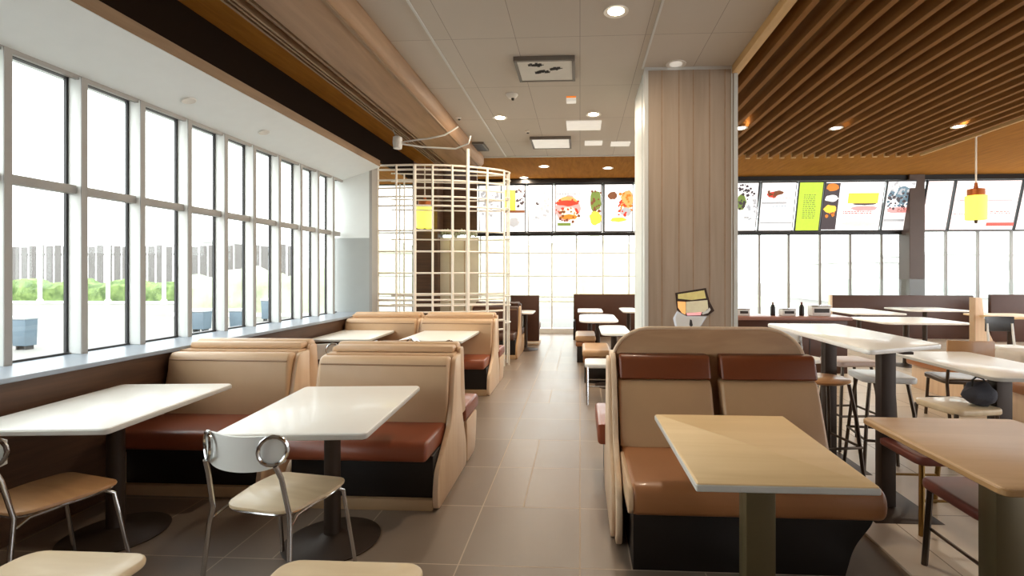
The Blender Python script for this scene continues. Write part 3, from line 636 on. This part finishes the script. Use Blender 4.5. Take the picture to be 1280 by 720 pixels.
# ---- chrome cafe chair, front towards +y
def chair(label, loc, rz, seat='seatwood', backm='white_pl', group='chrome frame cafe chairs'):
    t = thing('cafe_chair', label, 'chair', loc, rz, group)
    # seat: rounded trapezoid, slightly dished
    P = fillet([(-.17, -.19), (.17, -.19), (.215, .05), (.20, .20), (-.20, .20), (-.215, .05)], [.09, .09, .05, .06, .06, .05], 5)
    b = MB(); b.prism(P, .435, .452, 'z', .006, 2)
    bmesh.ops.triangulate(b.bm, faces=[f for f in b.bm.faces if len(f.verts) > 6])
    b.build('seat', M[seat], t)
    b = MB(); Q = [(x*.93, y*.93) for x, y in P]; b.tube([(x, y, .428) for x, y in Q], .007, 8, True); b.build('seat_frame', M['chrome'], t)
    # rear legs rise to the back
    for s in (-1, 1):
        b = MB(); b.tube([(s*.225, -.25, 0), (s*.205, -.215, .38), (s*.195, -.205, .45), (s*.185, -.24, .62), (s*.175, -.262, .68)], .0105, 10); b.build('rear_leg', M['chrome'], t)
        b = MB(); b.tube([(s*.215, .235, 0), (s*.19, .17, .40), (s*.165, .13, .43)], .0095, 10); b.build('front_leg', M['chrome'], t)
        b = MB(); b.tube([(s*.203, -.213, .40), (s*.185, -.15, .425), (s*.18, .1, .425)], .007, 8); b.build('side_rail', M['chrome'], t)
        # loop that holds the back
        L = []
        for k in range(17):
            a = 2*PI*k/16; L.append((s*(.162+.046*math.cos(a)), -.262+.03*math.cos(a), .742+.060*math.sin(a)))
        b = MB(); b.tube(L[:-1], .009, 8, True); b.build('back_loop', M['chrome'], t)
    # curved backrest band
    b = bmesh.new(); rows = 7; n = 18; grid = []
    for j in range(rows):
        v = j/(rows-1); row = []
        for i in range(n+1):
            u = i/n*2-1; half = .074*(1-.32*abs(u)**5)
            x = u*.196; y = -.292+.055*u*u; z = .738-.012*(1-u*u)+(v*2-1)*half; row.append((x, y, z))
        grid.append(row)
    for off in (0, .012):
        vs = [[b.verts.new((x, y+off, z)) for x, y, z in r] for r in grid]
        for j in range(rows-1):
            for i in range(n): b.faces.new((vs[j][i], vs[j][i+1], vs[j+1][i+1], vs[j+1][i]))
        if off == 0: A = vs
        else:
            rim0 = A[0]+[r[-1] for r in A[1:]]+A[-1][::-1][1:]+[r[0] for r in A[::-1][1:-1]]
            rim1 = vs[0]+[r[-1] for r in vs[1:]]+vs[-1][::-1][1:]+[r[0] for r in vs[::-1][1:-1]]
            for k in range(len(rim0)): b.faces.new((rim0[k], rim0[(k+1) % len(rim0)], rim1[(k+1) % len(rim0)], rim1[k]))
    m = MB(); m.add(b); m.build('backrest', M[backm], t)
    return t
C1 = chair('chrome chair with white curved back and pale wooden seat, centre left', (-1.40, 2.29, 0), -9)
C2 = chair('chrome chair with orange wooden seat at the nearest left table', (-2.53, 2.22, 0), -14, 'seatwood2', 'vent')
C3 = dup(C1, (-1.50, 5.28, 0), 0, 'white-backed chrome chair in shade between the two central booths')
C4 = chair('grey chair between the window booths', (-2.62, 4.98, 0), 8, 'vent', 'vent')
C5 = chair('cream-backed chair at the far end of the window tables', (-2.05, 5.25, 0), 30, 'cream', 'cream')
# ---- two backless stools at the bottom edge
def low_stool(label, x, y, w):
    t = thing('low_stool', label, 'stool', (x, y, 0), 0, 'cream topped low stools')
    P = round_rect(-w/2, w/2, -.22, .22, .07, 6)
    b = MB(); b.prism(P, .425, .455, 'z', .012, 3); b.build('seat', M['seatwood'], t)
    for sx in (-1, 1):
        for sy in (-1, 1):
            b = MB(); b.tube([(sx*(w/2-.02), sy*.2, 0), (sx*(w/2-.07), sy*.15, .42)], .01, 8); b.build('leg', M['chrome'], t)
    b = MB(); b.tube([(sx*(w/2-.08), sy*.15, .415) for sx, sy in ((-1, -1), (1, -1), (1, 1), (-1, 1))], .008, 8, True); b.build('seat_frame', M['chrome'], t)
    return t
low_stool('cream square stool seat in the bottom left corner of the photo', -1.80, 1.53, .48)
low_stool('cream square stool seat at the bottom edge, below the chrome chair', -.80, 1.52, .52)

# ---- bar stools
def bar_stool(label, x, y, rz, seat, legs, h=.75, shape='round'):
    t = thing('bar_stool', label, 'bar stool', (x, y, 0), rz, 'bar stools around the tall white table')
    b = MB()
    if shape == 'round': b.lathe([(.001, h-.028), (.15, h-.03), (.175, h-.018), (.178, h-.008), (.165, h), (.001, h-.004)], n=32)
    else: b.prism(round_rect(-.18, .18, -.16, .16, .05), h-.045, h, 'z', .014, 3)
    b.build('seat', M[seat], t)
    for sx in (-1, 1):
        for sy in (-1, 1):
            b = MB(); b.tube([(sx*.12, sy*.11, h-.03), (sx*.15, sy*.14, h-.25), (sx*.19, sy*.18, 0)], .013, 8); b.build('leg', M[legs], t)
    b = MB(); zz = .30; q = .17
    b.tube([(-q, -q, zz), (q, -q, zz), (q, q, zz), (-q, q, zz)], .01, 8, True); b.build('foot_ring', M[legs], t)
    return t
bar_stool('bar stool with round tan wooden seat behind the arched booth', 1.72, 3.62, 10, 'seatwood2', 'bronze')
bar_stool('bar stool with pale pink padded seat, far side of tall table', 2.32, 4.42, 5, 'pinkish', 'bronze', shape='sq')
bar_stool('bar stool with white seat between the two posts of the tall table', 2.22, 3.78, -8, 'white_pl', 'bronze', shape='sq')
bar_stool('bar stool with white seat at far left end of the tall table', 1.86, 4.85, 4, 'white_pl', 'chrome', shape='sq')

# ---- simple padded side chair, front towards +y
def side_chair(label, loc, rz, seat, legs, back=True, group=None, backm=None, bh=.82):
    t = thing('side_chair', label, 'chair', loc, rz, group)
    b = MB(); b.prism(round_rect(-.21, .21, -.2, .21, .06), .405, .455, 'z', .016, 3); b.build('seat', M[seat], t)
    for s in (-1, 1):
        b = MB(); b.tube([(s*.17, .17, .41), (s*.185, .19, 0)], .015, 8); b.build('front_leg', M[legs], t)
        pts = [(s*.18, -.24, 0), (s*.18, -.185, .42)]+([(s*.175, -.225, bh-.1)] if back else [])
        b = MB(); b.tube(pts, .015, 8); b.build('rear_leg', M[legs], t)
    if back:
        b = MB(); n = 10
        P = [(-.2+.4*k/n, -.215-.035*(1-(2*k/n-1)**2)) for k in range(n+1)]; P += [(x, y-.018) for x, y in P[::-1]]
        b.prism(P, bh-.22, bh, 'z', .006, 2); b.build('backrest', M[backm or seat], t)
    b = MB(); b.tube([(-.178, .17, .2), (.178, .17, .2)], .008, 6); b.build('stretcher', M[legs], t)
    b = MB(); b.tube([(-.178, -.21, .2), (.178, -.21, .2)], .008, 6); b.build('stretcher', M[legs], t)
    return t
side_chair('oxblood seated stool chair under the tan table, right edge', (1.93, 2.42, 0), 90, 'leather', 'bronze', False)
side_chair('brass-legged chair with oxblood seat behind the tan table', (2.10, 3.08, 0), 180, 'leather', 'brass', False)
side_chair('pale wooden seat under the long white table, holding a bag', (3.0, 4.12, 0), -80, 'seatwood', 'bronze', False)
side_chair('white chair beyond the tall table near the condiment counter', (2.75, 6.3, 0), 200, 'white_pl', 'chrome', True)
side_chair('brown-backed chair at far end of the long white table', (3.80, 5.22, 0), -8, 'bronze', 'bronze', True, None, 'seatwood2', .84)
# bag on the pale chair
t = thing('bag', 'charcoal cloth bag lying on the pale wooden seat', 'bag', (3.12, 4.05, .456), 20)
b = MB(); random.seed(2)
bb = bmesh.new(); bmesh.ops.create_icosphere(bb, subdivisions=3, radius=1)
for v in bb.verts:
    n_ = 1+.12*math.sin(v.co.x*5+1)+.1*math.sin(v.co.y*7)*math.cos(v.co.z*4); v.co = Vector((v.co.x*.14*n_, v.co.y*.10*n_, .088+max(-.088, v.co.z*.09*n_)))
b.add(bb); b.build('body', M['bag'], t)
b = MB(); b.tube([(-.08, 0, .15), (-.06, .01, .2), (0, .02, .22), (.06, .01, .2), (.08, 0, .15)], .007, 6); b.build('handle', M['black'], t)

# ------------------------------------------------------------ far right booths
wallp = at(1040, 369, 11.75)
x0 = wallp.x; zt2 = wallp.z
x1 = at(1217, 369, 11.75).x
t = thing('booth_partition', 'long dark brown booth partition under glass, at the back right', 'partition', (x0, 11.75, 0))
b = MB(); b.box(0, x1-x0, 0, .08, 0, zt2, .006); b.build('panel', M['darkup'], t)
b = MB(); b.box(-.04, .0, -.02, .1, 0, zt2+.01, .004); b.build('end_trim', M['birch'], t)
b = MB(); b.box(0, x1-x0, .03, .045, zt2, zt2+.37); b.build('glass_screen', M['frost'], t)
t = thing('booth_partition', 'dark brown booth partition cut by right edge at the back', 'partition', (x1+.02, 11.3, 0))
b = MB(); b.box(0, 2.4, 0, .08, 0, 1.04, .006); b.build('panel', M['darkup'], t)
b = MB(); b.box(0, 2.4, .03, .045, 1.04, 1.38); b.build('glass_screen', M['frost'], t)
p = at(1222, 369, 9.3)
t = thing('booth_end_panel', 'tan flared end panel separating the two dark booths', 'partition', (p.x+.02, 9.35, 0))
b = MB(); b.prism([(-.08, 0), (-.08, 1.06), (.06, 1.06), (.10, .7), (.20, .4), (.34, .1), (.34, 0)], -.05, .05, 'y', .01, 2); b.build('panel', M['birch'], t)
b = MB(); b.prism([(-.085, .0), (-.085, 1.065), (-.06, 1.065), (-.06, 0)], -.055, .055, 'y'); b.build('edge_strip', M['skirt'], t)
# tables in that zone (front edge pixel, y) on z=.75
def far_table(label, a, c, yf, yb, top='top_white', r=.12):
    p0, p1, q = on(a, yf, .75), on(c, yf, .75), on(a, yb, .75)
    w = p1.x-p0.x; l = q.y-p0.y
    return table(label, (p0.x+p1.x)/2, (p0.y+q.y)/2, w, l, top, None, 'post_dark', r=min(r, w/3, l/3), name='dining_table')
far_table('white oval-ended table at left of the dark booth partition', 1070, 1135, 392, 385)
far_table('white table deepest in the dark booth at the right', 1140, 1213, 388, 384)
far_table('wide white table in front of the dark booth partition', 1108, 1213, 403.5, 396)
far_table('cream table in the right-hand dark booth at photo edge', 1256, 1330, 397, 391.5, 'top_cream')
far_table('white rounded table farthest down the aisle, before the dark panel', 722, 754, 389.5, 385.5)
far_table('long white pointed table beside the aisle before the dark panel', 724, 774, 401.5, 392.5, r=.3)
far_table('white table just left of the column foot', 752, 790, 417, 406.5)
far_table('small white table half hidden by the column at the back', 779, 800, 389.5, 384.5)
far_table('small white table at the brown booth beside the screen', 642, 666, 391, 387.6)
# white chair with black back + pale grey bench at the right edge
p = at(1266, 400, 7.4)
side_chair('white framed chair with black back at the right edge', (p.x, 7.4, 0), 180, 'white_pl', 'white_pl', True, None, 'black', .86)
p = on(1262, 432, .5)
t = thing('grey_bench', 'pale grey padded bench at right edge behind long white table', 'bench', (p.x+.1, p.y-.45, 0))
b = MB(); b.prism(round_rect(-.5, .7, -.25, .25, .08), .34, .5, 'z', .05, 4); b.build('seat', M['throw'], t)
b = MB(); b.box(-.45, .65, -.2, .2, 0, .35, .01); b.build('base', M['birch'], t)
# low tan bench running along the right
t = thing('low_bench', 'long low tan bench running beside the long white table', 'bench', (4.55, 5.2, 0))
b = MB(); b.box(-.25, .25, -1.6, 1.6, .30, .42, .03, 3); b.build('seat', M['tan_dark'], t)
b = MB(); b.box(-.2, .2, -1.55, 1.55, 0, .30, .005); b.build('base', M['birch'], t)

# ------------------------------------------------------------ booths down the aisle
p0, p1 = on(638, 431, 0), on(674, 431, 0)
t = thing('high_back_bench', 'dark brown high-backed bench left of the aisle end', 'booth bench', ((p0.x+p1.x)/2, p0.y, 0)); w = (p1.x-p0.x)/2
b = MB(); b.box(-w, w, 0, .08, .08, 1.04, .01); b.build('back_panel', M['darkup'], t)
b = MB(); b.box(-w, w, .08, .5, .3, .45, .03, 3); b.build('seat', M['redbrown'], t)
b = MB(); b.box(-w, w, -.04, .5, 0, .08, .004); b.build('kick_strip', M['birch'], t)
b = MB(); b.tube([(-w+.28, -.1, .62), (-w+.28, -.1, .06), (w, -.1, .06)], .018, 6); b.build('foot_rail', M['wire'], t)
p0, p1 = on(717, 423, 0), on(800, 423, 0); Yd = 11.8
x0, x1 = at(717, 380, Yd).x, at(802, 380, Yd).x
t = thing('booth_partition', 'dark brown booth partition right of the aisle end', 'partition', (x0, Yd, 0))
b = MB(); b.box(0, x1-x0, 0, .08, 0, 1.0, .006); b.build('panel', M['darkup'], t)
b = MB(); b.box(0, x1-x0, -.01, .09, 1.0, 1.015); b.build('top_cap', M['skirt'], t)
b = MB(); b.box(0, .05, -.6, 0, 0, .42, .004); b.build('side_return', M['plinth'], t)
def pad_bench(label, a, c, yt, yb, h=.45, m='tan'):
    P0, P1, q = on(a, yb, h), on(c, yb, h), on(a, yt, h)
    w = (P1.x-P0.x)/2; l = max(.35, min(.8, (q.y-P0.y)))/2
    t = thing('padded_bench', label, 'bench', ((P0.x+P1.x)/2, P0.y+l, 0), 0, 'padded benches right of the aisle')
    b = MB(); b.box(-w, w, -l, l, h-.10, h, .04, 4); b.build('seat', M[m], t)
    b = MB(); b.box(-w+.01, w-.01, -l+.02, l-.02, h-.18, h-.10, .02, 2); b.build('lower_cushion', M['tan_dark'], t)
    b = MB(); b.box(-w+.03, w-.03, -l+.04, l-.04, 0, h-.18, .004); b.build('base', M['plinth'], t)
pad_bench('tan padded bench nearer the window end of the aisle', 719, 745, 412, 420)
pad_bench('tan double-cushion padded bench before the column foot', 728, 764, 428, 438)
p = on(750, 452, .45)
side_chair('white seated chair between padded bench and arched booth', (p.x+.03, p.y, 0), 0, 'white_pl', 'chrome', False)

# ------------------------------------------------------------ condiment counter, back right of the column
t = thing('condiment_counter', 'low condiment counter with red-brown top behind the tall table', 'counter', (3.2, 7.8, 0))
b = MB(); b.box(-.85, .75, -.25, .25, 0, .80, .006); b.build('cabinet', M['darkup'], t)
b = MB(); b.box(-.9, .8, -.3, .3, .80, .85, .008); b.build('worktop', mat('red_brown_worktop', (150, 108, 96), .35), t)
b = MB(); b.box(-.3, -.29, -.256, -.25, .05, .78); b.box(.2, .21, -.256, -.25, .05, .78); b.build('door_gap', M['black'], t)
def bottle(px, lab):
    p = at(px, 386, 7.75)
    t = thing('bottle', lab, 'bottle', (p.x, 7.75, .851))
    b = MB(); b.lathe([(.03, 0), (.035, .01), (.035, .13), (.02, .17), (.001, .172)], n=16); b.build('body', M['black'], t)
    b = MB(); b.lathe([(.014, .17), (.014, .205), (.001, .21)], n=12); b.build('cap', M['leather'], t)
bottle(966, 'black bottle on the left of the condiment counter'); bottle(1002, 'taller black bottle at the right of the condiment counter')
def dispenser(px, w, h, lab):
    p = at(px, 386, 7.75)
    t = thing('dispenser', lab, 'dispenser', (p.x, 7.75, .851))
    b = MB(); b.box(-w/2, w/2, -.08, .08, 0, h, .012, 2); b.build('case', M['white_pl'], t)
    b = MB(); b.box(-w/2+.03, w/2-.03, -.086, -.08, h*.35, h*.75); b.build('slot', M['ventd'], t)
    b = MB(); b.box(-w/2-.004, w/2+.004, -.084, .084, h, h+.012, .004); b.build('lid', M['chrome'], t)
dispenser(928, .18, .10, 'white napkin dispenser beside the column on the counter')
dispenser(984, .2, .10, 'white napkin dispenser between the two black bottles')
dispenser(1024, .28, .15, 'largest white dispenser box at right end of counter')

# ------------------------------------------------------------ poster on the column
t = thing('burger_sign', 'small cut-out burger picture sign on the column face', 'sign', (at(866, 385, cy0).x, cy0-.002, 0))
def cp(px, py): 
    q = at(px, py, cy0); return (q.x-t.location.x, q.z)
def sign(polys, name, m, y0, y1):
    b = MB()
    for P in polys: b.prism([cp(820+x/9, 340+y/9) for x, y in P], y0, y1, 'y')
    b.build(name, m, t, False)
ink = mat('sign_outline', (60, 42, 34), .5); pale = mat('sign_bun', (250, 226, 150), .5, var=.2, scale=20); pale2 = mat('sign_filling', (252, 240, 205), .5, var=.1, scale=30)
sign([[(215, 235), (560, 180), (600, 330), (655, 435), (580, 490), (340, 495), (235, 430)]], 'outline', ink, -.006, 0)
sign([[(245, 250), (540, 205), (560, 295), (400, 315), (245, 300)]], 'bun_top', pale, -.010, -.006)
sign([[(240, 330), (330, 335), (330, 480), (290, 460), (245, 400)]], 'crust', M['m_bun'], -.010, -.006)
sign([[(335, 335), (575, 315), (585, 410), (540, 450), (335, 460)]], 'filling', pale2, -.010, -.006)
sign([[(340, 462), (510, 452), (500, 485), (350, 488)]], 'meat', M['m_pink'], -.010, -.006)
sign([[(570, 430), (600, 400), (612, 425), (585, 460), (520, 480), (515, 460)]], 'highlight', M['white_pl'], -.011, -.006)
sign([[(235, 440), (190, 520), (215, 620), (240, 760), (470, 760), (500, 610), (570, 500), (340, 495)]], 'wrapper_outline', M['m_grey'], -.005, 0)
sign([[(245, 455), (215, 520), (235, 620), (255, 745), (460, 745), (490, 610), (555, 505), (340, 500)]], 'wrapper', M['white_pl'], -.007, -.005)
sign([[(380, 530), (400, 540), (412, 600), (390, 618), (372, 595)]], 'tie_mark', M['gasket'], -.009, -.007)

# ============================================================ OUTSIDE
b = MB(); b.box(-90, XG-.2, -30, 90, -.16, -.06); b.box(XG-.2, 60, YB+.25, 90, -.16, -.06); o = b.build('ground_outside', M['ground'], None, False); o['kind'] = 'structure'
# hedge, fence
def hedge(label, x0, x1, y, h, d=1.6, m='grass', seed=1):
    random.seed(seed); t = thing('hedge', label, 'hedge', ((x0+x1)/2, y, -.06)); L = (x1-x0)/2
    b = bmesh.new(); nx = int((x1-x0)*3); prof = [(-d/2, 0), (-d/2*1.05, h*.3), (-d/2*.95, h*.7), (-d/4, h*.97), (d/4, h), (d/2, h*.7), (d/2, 0)]
    rows = []
    for i in range(nx+1):
        x = -L+2*L*i/nx; hh = 1+.12*math.sin(i*.7+seed)+random.uniform(-.08, .08)
        rows.append([b.verts.new((x, py+random.uniform(-.09, .09), pz*hh)) for py, pz in prof])
    for A, B in zip(rows, rows[1:]):
        for k in range(len(prof)-1): b.faces.new((A[k], B[k], B[k+1], A[k+1]))
    m_ = MB(); m_.add(b); m_.build('leaves', M[m], t)
    b = MB(); b.box(-L, L, -d/2-.2, d/2+.2, -.02, .12); b.build('kerb', M['pole'], t)
hedge('green hedge strip beyond the forecourt, outside left windows', -40, -17.5, 26, 1.15)
def fence(label, x0, x1, y, z1):
    t = thing('fence', label, 'fence', (x0, y, -.06)); n = int((x1-x0)/.55); random.seed(9)
    b = MB()
    for i in range(n):
        h = z1+random.uniform(-.08, .08); b.box(i*.55, i*.55+.42, 0, .05, .1, h)
    b.build('fence_boards', M['fence'], t, False)
    b = MB(); b.box(0, n*.55, .05, .12, .6, .75); b.box(0, n*.55, .05, .12, z1-.6, z1-.45); b.build('fence_rails', M['pole'], t, False)
fence('tall grey vertical board fence behind the green hedge', -44, -17, 29, 3.3)
for px in (50, 90, 135, 205):
    p = at(px, 340, 24.6)
    b = MB(); b.tube([(0, 0, 0), (0, 0, 3.1)], .09, 8); b.lathe([(.14, 0), (.14, .2), (.09, .25), (.001, .25)], n=12); o = b.build('bollard_pole', M['pole'], None, True, (p.x, 24.6, -.06))
    tag(o, 'slim white pole before the green hedge outside', 'pole', 'white poles before the hedge')
def bin_(px0, px1, pt, pb, lab):
    p = on((px0+px1)/2, pb, 0); a = on(px0, pb, 0); w = (px1-px0)/620*p.y*.9/2; h = (pb-pt)/620*p.y
    t = thing('planter', lab, 'planter', (p.x, p.y, -.06))
    b = MB(); b.prism([(-w*.85, .08), (w*.85, .08), (w, h-.08), (-w, h-.08)], -w*.8, w*.8, 'y', .02, 2); b.build('tub', M['planter'], t)
    b = MB(); b.box(-w*1.05, w*1.05, -w*.86, w*.86, h-.08, h, .015); b.build('rim', M['buildw'], t)
    b = MB(); b.box(-w*.7, -w*.5, -w*.5, w*.5, 0, .1); b.box(w*.5, w*.7, -w*.5, w*.5, 0, .1); b.build('foot', M['gasket'], t)
bin_(20, 42, 388, 433, 'slate blue planter outside the nearest left window')
bin_(240, 262, 382, 412, 'slate blue planter outside the fourth window bay')
bin_(289, 308, 382, 409, 'slate blue planter outside the fifth window bay')
bin_(328, 343, 370, 399, 'slate blue planter outside the sixth window bay')
def building(lab, px0, px1, pt, Y, m='build', rows=3, colsn=4):
    a, c = at(px0, pt, Y), at(px1, pt, Y); w = c.x-a.x; h = a.z+.06
    t = thing('building', lab, 'building', (a.x, Y, -.06))
    b = MB(); b.box(0, w, 0, 6, 0, h); b.build('wall', M[m], t, False)
    b = MB(); b.box(-.15, w+.15, -.15, 6.15, h, h+.2); b.build('roof_edge', M['pole'], t, False)
    for r in range(rows):
        for i in range(colsn):
            b = MB(); x = w*(i+.2)/colsn; z = h*(r+.25)/rows; b.box(x, x+w*.55/colsn, -.04, .02, z, z+h*.45/rows); b.build('window', M['buildw'], t, False)
building('pale blue building seen between the fourth and fifth window bays', 250, 272, 303, 40)
building('low pale building outside the far right windows', 1170, 1300, 318, 34, 'build', 2, 6)
building('grey-windowed pale building outside, behind the middle right windows', 1060, 1128, 328, 27, 'build', 2, 3)
hedge('pale bushes outside the windows past the far left bays', -15, -8.2, 18.5, 1.6, 1.6, 'hill', 3)
t = thing('hillside', 'pale green bank outside the windows at end of aisle', 'hillside', (-1, 24, -.06))
b = bmesh.new(); random.seed(11); R = []
for j in range(9):
    R.append([b.verts.new((-14+i*1.0, j*.8, (j/8)**.8*3.6*(1+.1*math.sin(i*.9))*min(1, (26-i)/8)+random.uniform(-.1, .1)*(j > 0))) for i in range(27)])
for A, B in zip(R, R[1:]):
    for k in range(26): b.faces.new((A[k], A[k+1], B[k+1], B[k]))
m = MB(); m.add(b); m.build('bank', M['hill'], t)

# ============================================================ LIGHT + CAMERA
w = bpy.data.worlds.new('sky'); bpy.context.scene.world = w; w.use_nodes = True; N, L = w.node_tree.nodes, w.node_tree.links
bg = N['Background']; bg.inputs[0].default_value = (.96, .985, 1, 1); bg.inputs[1].default_value = 3.0
cam = bpy.data.cameras.new('camera'); co = bpy.data.objects.new('camera', cam); COL.objects.link(co)
co.location = (0, 0, EYE); co.rotation_euler = (PI/2, 0, TH)
cam.sensor_width = 36; cam.lens = F/1280*36; cam.shift_x = -(CX-640)/1280; cam.shift_y = (343-360)/1280; cam.clip_start = .02; cam.clip_end = 300
S = bpy.context.scene; S.camera = co
S.view_settings.view_transform = 'Standard'; S.view_settings.look = 'None'; S.view_settings.gamma = 1; S.view_settings.exposure = 0.85
S.view_settings.use_curve_mapping = False
